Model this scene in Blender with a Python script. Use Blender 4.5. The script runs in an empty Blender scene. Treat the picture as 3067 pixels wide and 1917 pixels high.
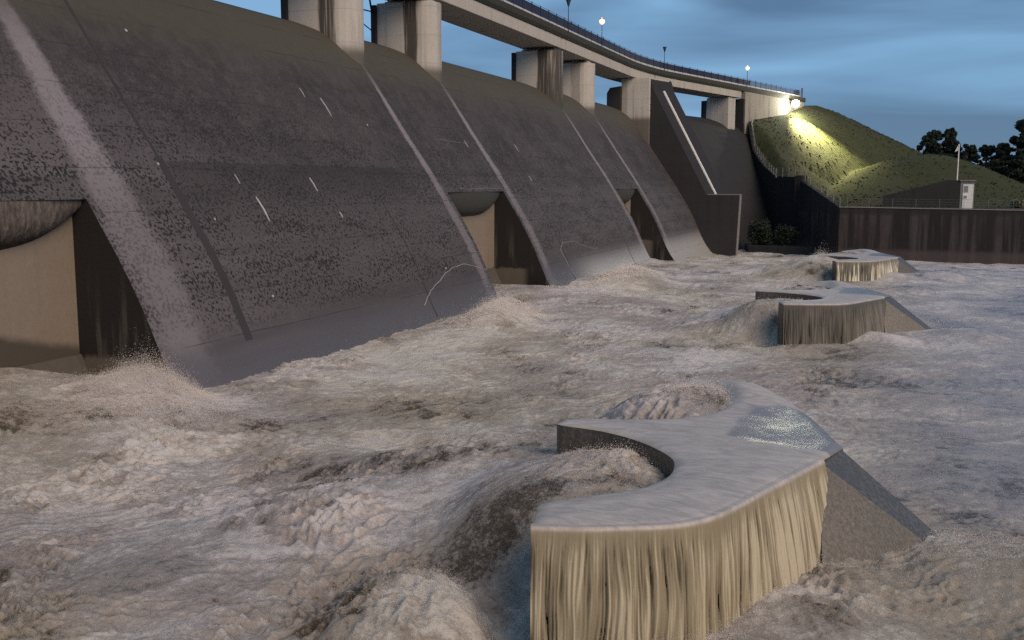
import bpy, math, random
import numpy as np
from mathutils import Vector
R = math.radians
random.seed(7)
rng = np.random.default_rng(11)
scene = bpy.context.scene
COL = scene.collection

# ------------------------------------------------------------------ camera
cam = bpy.data.cameras.new("camera")
cam.sensor_width = 36.0
cam.lens = 36.0 * 2960.0 / 3067.0
cam.clip_start = 0.5
cam.clip_end = 3000.0
cam_o = bpy.data.objects.new("camera", cam)
COL.objects.link(cam_o)
cam_o.location = (0, 0, 9.0)
cam_o.rotation_euler = (R(90) - math.atan(408 / 2960.0), 0, R(21.25))
scene.camera = cam_o

# ------------------------------------------------------------------ light
SUN_EL, SUN_AZ = 33.0, 128.0        # azimuth clockwise from +Y
SUN_DIR = Vector((math.sin(R(SUN_AZ)) * math.cos(R(SUN_EL)), math.cos(R(SUN_AZ)) * math.cos(R(SUN_EL)), math.sin(R(SUN_EL))))
sun = bpy.data.lights.new("sun", 'SUN')
sun.energy = 2.2
sun.angle = R(42)
sun.color = (1.0, 0.76, 0.54)
sun_o = bpy.data.objects.new("sun", sun)
sun_o.rotation_euler = SUN_DIR.to_track_quat('Z', 'Y').to_euler()
sun_o.location = (60, -60, 80)
COL.objects.link(sun_o)

world = bpy.data.worlds.new("World")
scene.world = world
world.use_nodes = True
wt = world.node_tree
wt.nodes.clear()
def wn(t, **k):
    n = wt.nodes.new(t)
    for a, b in k.items():
        setattr(n, a, b)
    return n
sky = wn('ShaderNodeTexSky', sky_type='NISHITA', sun_disc=False, sun_elevation=R(SUN_EL), sun_rotation=R(SUN_AZ),
         altitude=50, air_density=1.0, dust_density=0.0, ozone_density=6.0)
tc = wn('ShaderNodeTexCoord')
mp = wn('ShaderNodeMapping')
mp.inputs['Scale'].default_value = (1.0, 1.0, 5.5)
wt.links.new(tc.outputs['Generated'], mp.inputs['Vector'])
nz = wn('ShaderNodeTexNoise')
nz.inputs['Scale'].default_value = 2.6
nz.inputs['Detail'].default_value = 7
nz.inputs['Roughness'].default_value = 0.42
nz.inputs['Distortion'].default_value = 0.35
wt.links.new(mp.outputs['Vector'], nz.inputs['Vector'])
rmp = wn('ShaderNodeValToRGB')
rmp.color_ramp.elements[0].position = 0.40
rmp.color_ramp.elements[0].color = (0.78, 1.50, 2.55, 1)     # slate blue cloud sheet
rmp.color_ramp.elements[1].position = 0.60
rmp.color_ramp.elements[1].color = (1.85, 3.5, 5.5, 1)      # thinner, brighter cloud
wt.links.new(nz.outputs['Fac'], rmp.inputs['Fac'])
mul = wn('ShaderNodeMix', data_type='RGBA')
mul.inputs['Factor'].default_value = 0.93
wt.links.new(sky.outputs['Color'], mul.inputs['A'])
wt.links.new(rmp.outputs['Color'], mul.inputs['B'])
bg = wn('ShaderNodeBackground')
bg.inputs['Strength'].default_value = 0.095
wt.links.new(mul.outputs['Result'], bg.inputs['Color'])
wo = wn('ShaderNodeOutputWorld')
wt.links.new(bg.outputs['Background'], wo.inputs['Surface'])

scene.view_settings.view_transform = 'Standard'
scene.view_settings.look = 'None'
scene.view_settings.exposure = 0.33
scene.view_settings.gamma = 1.0
scene.render.film_transparent = False
scene.cycles.use_denoising = False      # the churn's fine grain is lost to the denoiser
scene.cycles.sample_clamp_indirect = 1.5
scene.cycles.sample_clamp_direct = 4.0

# ------------------------------------------------------------------ mesh helpers
class MB:
    def __init__(s):
        s.v = []; s.f = []; s.m = []
    def add(s, vs, fs, mi=0):
        o = len(s.v)
        s.v.extend([tuple(map(float, p)) for p in vs])
        s.f.extend([tuple(o + i for i in f) for f in fs])
        s.m.extend([mi] * len(fs))
    def box(s, a, b, mi=0):
        (x0, y0, z0), (x1, y1, z1) = a, b
        s.add([(x0,y0,z0),(x1,y0,z0),(x1,y1,z0),(x0,y1,z0),(x0,y0,z1),(x1,y0,z1),(x1,y1,z1),(x0,y1,z1)],
              [(0,3,2,1),(4,5,6,7),(0,1,5,4),(1,2,6,5),(2,3,7,6),(3,0,4,7)], mi)
    def obox(s, o, u, v, w, mi=0):
        o, u, v, w = map(Vector, (o, u, v, w))
        s.add([o, o+u, o+u+v, o+v, o+w, o+u+w, o+u+v+w, o+v+w],
              [(0,3,2,1),(4,5,6,7),(0,1,5,4),(1,2,6,5),(2,3,7,6),(3,0,4,7)], mi)
    def prism(s, poly, vec, mi=0, caps=True):
        n = len(poly); vec = Vector(vec)
        P = [Vector(p) for p in poly]
        fs = [(i, (i+1) % n, n + (i+1) % n, n + i) for i in range(n)]
        if caps:
            fs += [tuple(range(n-1, -1, -1)), tuple(range(n, 2*n))]
        s.add(P + [p + vec for p in P], fs, mi)
    def tube(s, a, b, r0, r1=None, n=8, mi=0):
        r1 = r0 if r1 is None else r1
        a, b = Vector(a), Vector(b); d = (b - a).normalized()
        x = d.orthogonal().normalized(); y = d.cross(x)
        A = [a + (x*math.cos(t) + y*math.sin(t))*r0 for t in [2*math.pi*i/n for i in range(n)]]
        B = [b + (x*math.cos(t) + y*math.sin(t))*r1 for t in [2*math.pi*i/n for i in range(n)]]
        s.add(A + B, [(i, (i+1) % n, n+(i+1) % n, n+i) for i in range(n)] + [tuple(range(n-1,-1,-1)), tuple(range(n, 2*n))], mi)
    def path(s, pts, r, n=6, mi=0):
        for a, b in zip(pts[:-1], pts[1:]):
            s.tube(a, b, r, r, n, mi)
    def lathe(s, c, prof, n=12, mi=0):
        vs = []; fs = []
        for r, z in prof:
            vs += [(c[0]+r*math.cos(2*math.pi*i/n), c[1]+r*math.sin(2*math.pi*i/n), c[2]+z) for i in range(n)]
        for k in range(len(prof)-1):
            fs += [(k*n+i, k*n+(i+1) % n, (k+1)*n+(i+1) % n, (k+1)*n+i) for i in range(n)]
        fs += [tuple(range(n-1,-1,-1)), tuple(range((len(prof)-1)*n, len(prof)*n))]
        s.add(vs, fs, mi)
    def grid(s, fn, nu, nv, mi=0):
        vs = [fn(i/(nu-1), j/(nv-1)) for i in range(nu) for j in range(nv)]
        fs = [(i*nv+j, (i+1)*nv+j, (i+1)*nv+j+1, i*nv+j+1) for i in range(nu-1) for j in range(nv-1)]
        s.add(vs, fs, mi)
    def build(s, name, mats, parent=None, smooth=False, bevel=0.0, loc=None):
        me = bpy.data.meshes.new(name)
        L = Vector(loc) if loc is not None else Vector((0,0,0))
        me.from_pydata([(p[0]-L.x, p[1]-L.y, p[2]-L.z) for p in s.v], [], s.f)
        mats = mats if isinstance(mats, (list, tuple)) else [mats]
        for m in mats: me.materials.append(m)
        me.polygons.foreach_set('material_index', s.m)
        me.update()
        import bmesh
        bm = bmesh.new(); bm.from_mesh(me)
        bmesh.ops.recalc_face_normals(bm, faces=bm.faces[:])
        bm.to_mesh(me); bm.free()
        if smooth:
            me.polygons.foreach_set('use_smooth', [True]*len(me.polygons))
        o = bpy.data.objects.new(name, me)
        COL.objects.link(o)
        if loc is not None: o.location = L
        if parent is not None: o.parent = parent
        if bevel > 0:
            b = o.modifiers.new('bevel', 'BEVEL'); b.width = bevel; b.segments = 2; b.limit_method = 'ANGLE'
        return o

def tag(o, label=None, cat=None, group=None, kind=None):
    if label: o['label'] = label
    if cat: o['category'] = cat
    if group: o['group'] = group
    if kind: o['kind'] = kind
    return o
def empty(name, loc=(0,0,0), **k):
    o = bpy.data.objects.new(name, None); COL.objects.link(o)
    o.location = loc; o.empty_display_size = 0.3
    return tag(o, **k)
def copy_tree(o, parent=None):
    c = o.copy(); COL.objects.link(c)
    if parent is not None: c.parent = parent
    for ch in list(o.children): copy_tree(ch, c)
    return c

# ------------------------------------------------------------------ noise (numpy)
def _h(ix, iy, seed):
    h = (ix.astype(np.int64)*374761393 + iy.astype(np.int64)*668265263 + seed*982451653) & 0xffffffff
    h = ((h ^ (h >> 13)) * 1274126177) & 0xffffffff
    return h ^ (h >> 16)
def pn(x, y, seed=0):
    ix = np.floor(x); iy = np.floor(y); fx = x-ix; fy = y-iy
    u = fx*fx*fx*(fx*(fx*6-15)+10); v = fy*fy*fy*(fy*(fy*6-15)+10)
    def g(dx, dy):
        a = _h(ix+dx, iy+dy, seed).astype(np.float64)*(2*np.pi/4294967296.0)
        return np.cos(a)*(fx-dx)+np.sin(a)*(fy-dy)
    n0 = g(0,0)*(1-u)+g(1,0)*u; n1 = g(0,1)*(1-u)+g(1,1)*u
    return 1.45*(n0*(1-v)+n1*v)
def fbm(x, y, f, octv=4, seed=0, gain=.5):
    s = 0; a = 1; t = 0
    for i in range(octv):
        s = s+a*pn(x*f, y*f, seed+i*17); t += a; a *= gain; f *= 2.03
    return s/t*1.5
def sst(a, b, x):
    t = np.clip((x-a)/(b-a), 0, 1); return t*t*(3-2*t)

# ------------------------------------------------------------------ materials
class M:
    def __init__(s, name, rough=.8, spec=.3):
        s.m = bpy.data.materials.new(name); s.m.use_nodes = True
        s.t = s.m.node_tree; s.t.nodes.clear()
        s.b = s.n('ShaderNodeBsdfPrincipled'); s.o = s.n('ShaderNodeOutputMaterial')
        s.t.links.new(s.b.outputs[0], s.o.inputs[0])
        s.b.inputs['Roughness'].default_value = rough
        s.b.inputs['Specular IOR Level'].default_value = spec
        s.g = s.n('ShaderNodeNewGeometry'); s.tcn = s.n('ShaderNodeTexCoord')
    def n(s, t, **k):
        n = s.t.nodes.new(t)
        for a, b in k.items(): setattr(n, a, b)
        return n
    def put(s, sock, v):
        if hasattr(v, 'links'): s.t.links.new(v, sock)
        elif isinstance(v, tuple) and len(v) == 3 and sock.type == 'RGBA': sock.default_value = (*v, 1)
        else: sock.default_value = v
    def pos(s): return s.tcn.outputs['Object']
    def map(s, scale, v=None, loc=(0,0,0)):
        m = s.n('ShaderNodeMapping'); s.put(m.inputs['Vector'], s.pos() if v is None else v)
        m.inputs['Scale'].default_value = scale; m.inputs['Location'].default_value = loc
        return m.outputs[0]
    def noise(s, scale, detail=4, rough=.55, v=None, dist=0.0):
        n = s.n('ShaderNodeTexNoise'); s.put(n.inputs['Vector'], s.pos() if v is None else v)
        n.inputs['Scale'].default_value = scale; n.inputs['Detail'].default_value = detail
        n.inputs['Roughness'].default_value = rough; n.inputs['Distortion'].default_value = dist
        return n.outputs['Fac']
    def ramp(s, v, a, b, c0=0.0, c1=1.0):
        n = s.n('ShaderNodeMapRange', interpolation_type='SMOOTHSTEP')
        s.put(n.inputs['Value'], v); n.inputs['From Min'].default_value = a; n.inputs['From Max'].default_value = b
        n.inputs['To Min'].default_value = c0; n.inputs['To Max'].default_value = c1
        return n.outputs[0]
    def math(s, op, a, b=0.0):
        n = s.n('ShaderNodeMath', operation=op); s.put(n.inputs[0], a); s.put(n.inputs[1], b); return n.outputs[0]
    def mix(s, f, a, b, mode='MIX'):
        n = s.n('ShaderNodeMix', data_type='RGBA', blend_type=mode)
        s.put(n.inputs['Factor'], f); s.put(n.inputs['A'], a); s.put(n.inputs['B'], b); return n.outputs['Result']
    def attr(s, name):
        n = s.n('ShaderNodeAttribute'); n.attribute_name = name; return n.outputs['Fac']
    def xyz(s):
        n = s.n('ShaderNodeSeparateXYZ'); s.put(n.inputs[0], s.pos()); return n.outputs
    def bump(s, h, strength=.3, dist=.05):
        n = s.n('ShaderNodeBump'); n.inputs['Strength'].default_value = strength; n.inputs['Distance'].default_value = dist
        s.put(n.inputs['Height'], h); s.t.links.new(n.outputs[0], s.b.inputs['Normal'])
    def col(s, c): s.put(s.b.inputs['Base Color'], c)
    def rough(s, r): s.put(s.b.inputs['Roughness'], r)

def simple(name, c, rough=.7, spec=.3, metal=0, var=.25, scale=3.0):
    m = M(name, rough, spec)
    d = tuple(x*(1-var) for x in c); l = tuple(min(1, x*(1+var)) for x in c)
    m.col(m.mix(m.noise(scale, 5, .6), d, l)); m.b.inputs['Metallic'].default_value = metal
    return m.m
def emit(name, c, strength):
    m = M(name); m.b.inputs['Base Color'].default_value = (*c, 1)
    m.b.inputs['Emission Color'].default_value = (*c, 1); m.b.inputs['Emission Strength'].default_value = strength
    return m.m

def concrete(name, base, stain=.35, lines=2.4, dark=(.03,.028,.026), streak=.5, rough=.85):
    m = M(name, rough, .25)
    x, y, z = m.xyz()
    c = m.mix(m.noise(.35, 6, .6), tuple(v*.8 for v in base), tuple(v*1.12 for v in base))
    c = m.mix(m.math('MULTIPLY', m.ramp(m.noise(4, 6, .7), .35, .75), .25), c, tuple(v*.6 for v in base))
    # rain streaks running down
    st = m.noise(1.0, 5, .65, m.map((1.5, 1.5, .07)))
    c = m.mix(m.math('MULTIPLY', m.ramp(st, .5, .72), streak), c, dark)
    if lines:
        w = m.math('FRACT', m.math('DIVIDE', z, lines))
        ln = m.math('MULTIPLY', m.ramp(w, 0.0, .03, 1, 0), .45)
        c = m.mix(ln, c, tuple(v*.35 for v in base))
    m.col(c); m.bump(m.noise(9, 6, .7), .35, .04)
    return m

# dam face
def dam_material():
    m = M('dam_concrete', .8, .35)
    x, y, z = m.xyz()
    st = m.attr('streak')
    big = m.noise(.16, 6, .6); mid = m.noise(1.1, 6, .65)
    c = m.mix(m.ramp(big, .3, .7), (.030,.025,.027), (.060,.050,.052))
    c = m.mix(m.math('MULTIPLY', m.ramp(mid, .4, .75), .45), c, (.100,.086,.084))
    # paler, pinkish bay on the left: lamplight painted into the colour
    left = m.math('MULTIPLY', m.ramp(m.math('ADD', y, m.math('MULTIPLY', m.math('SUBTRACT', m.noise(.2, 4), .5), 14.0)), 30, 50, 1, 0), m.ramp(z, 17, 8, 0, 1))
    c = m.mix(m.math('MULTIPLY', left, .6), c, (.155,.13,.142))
    # horizontal lift bands of growth
    band = m.noise(1.0, 4, .6, m.map((.05, .035, .75)))
    bm_ = m.math('MULTIPLY', m.ramp(band, .42, .62), m.ramp(z, 10.4, 9.6))
    c = m.mix(m.math('MULTIPLY', bm_, .7), c, (.028,.024,.026))
    # streak under the pier noses, mottled at the edges
    sm = m.math('ADD', st, m.math('MULTIPLY', m.math('SUBTRACT', m.noise(1.6, 9, .72), .5), .95))
    stf = m.math('MULTIPLY', m.ramp(sm, .28, .80), m.ramp(st, .02, .25))
    c = m.mix(stf, c, (.215,.19,.205))
    low = m.math('MULTIPLY', m.ramp(m.math('ADD', z, m.math('MULTIPLY', big, 2.5)), 12.5, 8.5), m.ramp(z, 1.5, 3.0))
    c = m.mix(m.math('MULTIPLY', low, .5), c, (.105,.093,.095))
    # black pitting
    sp = m.noise(6.5, 2, .55)
    spm = m.math('MULTIPLY', m.ramp(z, 17.5, 9.5, .18, 1.0), m.ramp(z, 1.6, 3.2))
    spm = m.math('MULTIPLY', spm, m.ramp(z, 20, 17))
    th = m.math('ADD', sp, m.math('MULTIPLY', m.math('SUBTRACT', m.noise(1.0, 5, .6, m.map((.3,.22,.9))), .5), .40))
    spd = m.math('MULTIPLY', m.math('MULTIPLY', m.ramp(th, .535, .585), spm), m.math('SUBTRACT', 1.0, m.math('MULTIPLY', stf, .62)))
    c = m.mix(spd, c, (.014,.012,.012))
    gr = m.noise(9, 5, .8)
    c = m.mix(m.math('MULTIPLY', m.math('MULTIPLY', m.ramp(gr, .52, .66), m.ramp(z, 19, 12, .35, 1.0)), m.ramp(z, 1.2, 3.0, .05, .42)), c, (.17,.155,.16))
    ctr = m.math('MULTIPLY', m.math('MULTIPLY', m.ramp(y, 39.2, 39.5), m.ramp(y, 66, 62)), m.math('MULTIPLY', m.ramp(z, 10.15, 10.05), m.ramp(m.math('ADD', z, m.math('MULTIPLY', big, 3.0)), 7.5, 11.0)))
    c = m.mix(m.math('MULTIPLY', ctr, .55), c, (.026,.022,.022))
    # olive film on the crest
    c = m.mix(m.math('MULTIPLY', m.ramp(m.math('ADD', z, m.math('MULTIPLY', mid, 3.0)), 16.3, 20.0), .85), c, (.070,.064,.047))
    # smoother washed toe
    toe = m.ramp(m.math('ADD', z, m.math('MULTIPLY', big, 1.2)), 3.4, 1.6)
    c = m.mix(m.math('MULTIPLY', toe, .8), c, (.088,.080,.088))
    tb = m.ramp(y, 86, 97); c = m.mix(m.math('MULTIPLY', m.math('MULTIPLY', m.ramp(z, 2.6, -.3), tb), .8), c, (.42,.41,.39))  # pale toe from the middle bay on: glow of an unseen floodlight painted in
    # cold joints of the concrete lifts
    fr = m.math('FRACT', m.math('DIVIDE', m.math('ADD', z, m.math('MULTIPLY', m.noise(.4, 3), .12)), 1.95))
    c = m.mix(m.math('MULTIPLY', m.math('MULTIPLY', m.ramp(fr, 0, .04, 1, 0), m.ramp(m.noise(.25, 3), .38, .6)), .75), c, (.018,.016,.016))
    # stained vertical walls of the outlet slots
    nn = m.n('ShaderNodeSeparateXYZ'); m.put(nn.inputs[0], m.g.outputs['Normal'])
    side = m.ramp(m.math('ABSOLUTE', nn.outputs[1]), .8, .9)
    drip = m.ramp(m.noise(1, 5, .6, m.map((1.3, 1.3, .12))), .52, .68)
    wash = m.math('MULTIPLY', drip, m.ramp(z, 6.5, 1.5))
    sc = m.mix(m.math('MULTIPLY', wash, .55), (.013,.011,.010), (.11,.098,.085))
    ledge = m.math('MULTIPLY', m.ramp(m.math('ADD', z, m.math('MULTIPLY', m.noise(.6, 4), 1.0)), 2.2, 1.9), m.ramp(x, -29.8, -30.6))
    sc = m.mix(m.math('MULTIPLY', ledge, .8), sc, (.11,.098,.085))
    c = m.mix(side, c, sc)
    m.col(c)
    m.rough(m.ramp(m.math('ADD', z, m.math('MULTIPLY', mid, 2.0)), .8, 3.6, .30, .82))
    m.bump(m.math('ADD', m.noise(7, 7, .75), m.math('MULTIPLY', spd, -.5)), .45, .06)
    return m.m

MAT = {}
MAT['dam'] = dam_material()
def pier_material():
    m = concrete('pale_concrete', (.46,.43,.395), lines=2.45, streak=.3)
    x, y, z = m.xyz()
    base = m.b.inputs['Base Color'].links[0].from_socket
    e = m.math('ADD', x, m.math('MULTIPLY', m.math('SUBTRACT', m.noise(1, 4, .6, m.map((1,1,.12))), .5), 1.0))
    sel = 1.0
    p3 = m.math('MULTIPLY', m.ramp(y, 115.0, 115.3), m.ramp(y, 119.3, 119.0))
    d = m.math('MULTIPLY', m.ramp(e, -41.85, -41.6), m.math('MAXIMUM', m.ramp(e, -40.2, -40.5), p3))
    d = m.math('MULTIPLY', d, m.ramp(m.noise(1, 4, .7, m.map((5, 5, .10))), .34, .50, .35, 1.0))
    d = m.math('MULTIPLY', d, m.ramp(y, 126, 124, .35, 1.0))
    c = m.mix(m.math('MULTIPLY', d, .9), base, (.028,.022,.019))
    c = m.mix(m.math('MULTIPLY', m.math('MULTIPLY', m.ramp(z, 19.7, 18.7), m.ramp(x, -40.6, -39.6)), .85), c, (.07,.066,.052))
    m.col(c); return m.m
MAT['pier'] = pier_material()
MAT['girder'] = concrete('girder_concrete', (.45,.415,.37), lines=0, streak=.2).m
MAT['fascia'] = concrete('mossy_concrete', (.045,.044,.036), lines=0, streak=.35).m
MAT['soffit'] = concrete('soffit_concrete', (.22,.20,.18), lines=0, streak=.1).m
MAT['darkc'] = concrete('stained_shaded_concrete', (.030,.029,.031), lines=3.0, streak=.4, dark=(.012,.011,.011)).m  # painted shade over stains, for walls and noses the light misses
MAT['capc'] = concrete('weathered_capping', (.20,.195,.19), lines=0, streak=.2).m
MAT['abut'] = concrete('abutment_concrete', (.30,.275,.235), lines=0, streak=.75, dark=(.05,.045,.038)).m
def wall_material():
    m = M('river_wall_concrete', .85, .25)
    x, y, z = m.xyz()
    s1 = m.noise(1, 5, .6, m.map((.9, .9, .06))); s2 = m.noise(.25, 4, .6)
    c = m.mix(m.ramp(s1, .42, .62), (.018,.015,.016), (.054,.046,.046))
    c = m.mix(m.math('MULTIPLY', m.ramp(s2, .45, .7), .5), c, (.022,.019,.02))
    c = m.mix(m.math('MULTIPLY', m.ramp(m.math('ADD', z, m.math('MULTIPLY', s1, 1.5)), 5.2, 5.8), .7), c, (.02,.018,.018))
    lo = m.ramp(m.math('ADD', z, m.math('MULTIPLY', s1, 1.0)), .5, -.3)
    c = m.mix(m.math('MULTIPLY', lo, .55), c, (.085,.07,.066))
    m.col(c); m.bump(m.noise(6, 6, .7), .3, .04); return m.m
MAT['rwall'] = wall_material()
def panel_material():
    m = concrete('gate_panel_concrete', (.235,.19,.15), lines=0, streak=.12)
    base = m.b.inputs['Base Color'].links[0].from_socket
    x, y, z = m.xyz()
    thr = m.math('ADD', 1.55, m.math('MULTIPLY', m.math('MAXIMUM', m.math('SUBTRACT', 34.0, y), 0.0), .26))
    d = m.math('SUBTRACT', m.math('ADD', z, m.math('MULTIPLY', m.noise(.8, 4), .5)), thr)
    m.col(m.mix(m.ramp(d, .55, .05), base, (.075,.062,.05)))      # darker below a soft sloping line
    return m.m
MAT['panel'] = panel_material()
MAT['ledge'] = concrete('sill_concrete', (.10,.088,.077), lines=0, streak=.3).m
def lip_material():
    m = M('outlet_lip_concrete', .8, .3)
    x, y, z = m.xyz()
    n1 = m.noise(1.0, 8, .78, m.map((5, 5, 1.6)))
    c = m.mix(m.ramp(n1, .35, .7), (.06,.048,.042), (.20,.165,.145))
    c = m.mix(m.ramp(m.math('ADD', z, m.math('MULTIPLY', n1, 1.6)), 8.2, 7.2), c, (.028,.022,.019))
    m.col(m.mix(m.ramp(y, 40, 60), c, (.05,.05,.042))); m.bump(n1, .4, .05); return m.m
MAT['lip'] = lip_material()
MAT['rail'] = simple('railing_steel', (.028,.030,.055), .5, .4, .3)
MAT['kick'] = simple('pale_kerb_rail', (.48,.46,.46), .6)
MAT['lampdark'] = simple('lamp_dark_metal', (.02,.026,.03), .45, .4, .4)
MAT['white'] = simple('white_paint', (.68,.67,.65), .5, .4)
MAT['lit'] = emit('lit_lantern_glass', (1.0,.62,.42), 1.4)
MAT['flood'] = emit('floodlight_glass', (1.0,.97,.80), 60.0)
MAT['glassdark'] = simple('unlit_lantern_glass', (.03,.045,.055), .2, .5)
MAT['galv'] = simple('galvanised_steel', (.24,.24,.235), .5, .4, .4)
MAT['streakw'] = simple('seeping_water', (.42,.40,.42), .35, .5)
MAT['joint'] = concrete('joint_concrete', (.045,.040,.044), lines=0, streak=.3).m
def block_material():
    m = M('wet_block_concrete', .38, .5)
    n1 = m.noise(10, 5, .7)
    c = m.mix(m.ramp(n1, .35, .7), (.050,.045,.040), (.115,.102,.092))
    c = m.mix(m.math('MULTIPLY', m.ramp(m.noise(.9, 4), .45, .7), .4), c, (.05,.045,.042))
    m.col(c); m.bump(n1, .5, .03); return m.m
MAT['block'] = block_material()

# ------------------------------------------------------------------ dam
PROF = [(-49.5,-4),(-49.0,19.3),(-48.4,20.6),(-47.2,21.5),(-46,21.75),(-45,21.6),(-44.2,21.4),(-43.1,21.05),(-42.3,20.75),(-41.6,20.45),(-40.9,20.0),
        (-40.2,19.45),(-39.5,18.75),(-38.8,17.95),(-37.9,16.65),(-36.8,15.0),(-35.7,13.35),(-34.67,11.85),(-33.4,10.05),(-32.75,9.05),(-32.3,8.35),
        (-31.6,7.2),(-30.8,5.95),(-30.15,4.8),(-29.55,3.65),(-28.95,2.3),(-28.35,.95),(-27.75,-.15),(-27.0,-1.2),(-26.0,-2.2),(-25,-2.9)]
PX = np.array([p[0] for p in PROF]); PZ = np.array([p[1] for p in PROF])
def face_x(z):           # x of the downstream face at a height
    i = 4
    return float(np.interp(-z, -PZ[i:], PX[i:]))
STREAKS = [(-14.5,1), (19.0,1), (34.6,1.75), (68.3,.8), (82.2,.9), (117.0,.9), (130.5,1.0)]
def dense(prof):
    out = []
    for a, b in zip(prof[:-1], prof[1:]):
        k = max(1, int(math.hypot(b[0]-a[0], b[1]-a[1])/.6)) if a[0] > -46 else 2
        out += [(a[0]+(b[0]-a[0])*i/k, a[1]+(b[1]-a[1])*i/k) for i in range(k)]
    return out+[prof[-1]]
def extrude_profile(name, prof, y0, y1, mat, parent, fr=None, step=.3):
    pr = dense(prof); ny = max(2, int((y1-y0)/step))
    ys = np.linspace(y0, y1, ny+1); n = len(pr)
    vs = []; sv = []
    for y in ys:
        for (x, z) in pr:
            vs.append((x, y, z))
            s = 0
            for (yp, g) in STREAKS:
                w = .32*g + max(0, 18.5-z)*.052*g*(1.4 if g > 2 else 1)
                dy = (y-yp - max(0, 12-z)*(.0 if g < 2 else .10))
                s = max(s, math.exp(-(dy/w)**2)*min(1, max(0, (18.9-z)/1.2))*(1.0 - .35*min(1, max(0, (6-z)/6))))
            sv.append(s)
    if fr: vs = [fr(*p) for p in vs]
    fs = [(j*n+i, j*n+i+1, (j+1)*n+i+1, (j+1)*n+i) for j in range(ny) for i in range(n-1)]
    fs += [(j*n+n-1, j*n, (j+1)*n, (j+1)*n+n-1) for j in range(ny)]
    ns = len(fs)
    fs += [tuple(range(n-1,-1,-1)), tuple(range(ny*n, ny*n+n))]
    me = bpy.data.meshes.new(name); me.from_pydata(vs, [], fs); me.materials.append(mat)
    a = me.attributes.new('streak', 'FLOAT', 'POINT'); a.data.foreach_set('value', sv)
    me.polygons.foreach_set('use_smooth', [True]*ns+[False]*2)
    try: me.set_sharp_from_angle(angle=R(40))
    except Exception: pass
    me.update()
    o = bpy.data.objects.new(name, me); COL.objects.link(o); o.parent = parent
    return o

dam = empty('dam', (0,0,0), label='dark concrete gravity dam with curved stained spillway face above the brown flood water', cat='dam')
BLOCKS = [(-20.,20.8),(33.0,69.4),(81.0,118.0),(128.7,158.0)]
SLOTS = [(20.8,33.0),(69.4,81.0),(118.0,128.7)]
FULL = PROF + [(-25,-4)]
for a, b in BLOCKS:
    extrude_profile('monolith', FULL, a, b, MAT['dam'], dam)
ZL = 8.35
UP = [p for p in PROF if p[1] >= ZL-.01] if False else PROF[:21]
for a, b in SLOTS:
    # upper part carried over the outlet
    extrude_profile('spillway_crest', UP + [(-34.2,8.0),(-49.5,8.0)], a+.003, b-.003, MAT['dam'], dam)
    # rounded bulging lip over the outlet
    mb = MB(); NY, NT = 40, 12
    vs = []
    for i in range(NY+1):
        u = i/NY; y = a+.003+(b-a-.006)*u
        e = 1-abs(2*u-1)**3.2
        r = .55+1.6*e
        for j in range(NT+1):
            t = j/NT*R(150)
            x = -32.32 - .25*(1-e) - (1-math.cos(t))*.85*(.5+.5*e) + math.sin(t)*.12*e
            z = ZL - .02 - math.sin(min(t, R(90)))*r*.85 - (max(0, t-R(90)))*.55*r
            vs.append((x, y, z))
    fs = [(i*(NT+1)+j, (i+1)*(NT+1)+j, (i+1)*(NT+1)+j+1, i*(NT+1)+j+1) for i in range(NY) for j in range(NT)]
    mb.add(vs, fs)
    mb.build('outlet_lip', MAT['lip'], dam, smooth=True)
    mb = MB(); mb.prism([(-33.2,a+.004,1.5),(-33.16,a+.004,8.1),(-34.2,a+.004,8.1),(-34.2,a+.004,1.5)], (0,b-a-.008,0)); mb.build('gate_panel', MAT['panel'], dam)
    mb = MB(); mb.prism([(-33.1,a+.004,1.6),(-34.5,a+.004,1.6),(-34.5,a+.004,-4),(-31.5,a+.004,-4),(-31.9,a+.004,-1.2)], (0,b-a-.008,0)); mb.build('outlet_sill', MAT['ledge'], dam)
def on_face(y, z, off=.02):
    x = face_x(z); x2 = face_x(z-.2)
    n = Vector((.2, 0, x2-x)).normalized()
    n = Vector((abs(n.x), 0, abs(n.z)))
    return Vector((x, y, z)) + n*off
# vertical joint strip between two pours
def face_strip(name, mat, ys, zs, w, off=.012, par=None):
    mb = MB(); n = 40; vs = []
    for i in range(n+1):
        t = i/n; z = zs[0]+(zs[1]-zs[0])*t; y = np.interp(t, np.linspace(0,1,len(ys)), ys)
        ww = w if not callable(w) else w(t)
        p, q = on_face(y-ww/2, z, off), on_face(y+ww/2, z, off)
        pb, qb = on_face(y-ww/2, z, -.03), on_face(y+ww/2, z, -.03)
        vs += [p, q, qb, pb]
    fs = []
    for i in range(n):
        for k in range(4):
            fs.append((i*4+k, i*4+(k+1) % 4, (i+1)*4+(k+1) % 4, (i+1)*4+k))
    fs += [(3,2,1,0), (n*4, n*4+1, n*4+2, n*4+3)]
    mb.add(vs, fs); return mb.build(name, mat, par or dam)
face_strip('joint_strip', MAT['joint'], [39,39], (10.3,1.6), .55)
face_strip('joint_strip', MAT['joint'], [39,39], (19.0,10.31), .22, .006)
face_strip('joint_strip', MAT['joint'], [58.5,58.5], (9.7,.3), .10)
face_strip('joint_strip', MAT['joint'], [88.3,88.3], (9.7,-.8), .12)
face_strip('joint_strip', MAT['joint'], [110.5,110.5], (9.7,-.8), .12)
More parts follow.
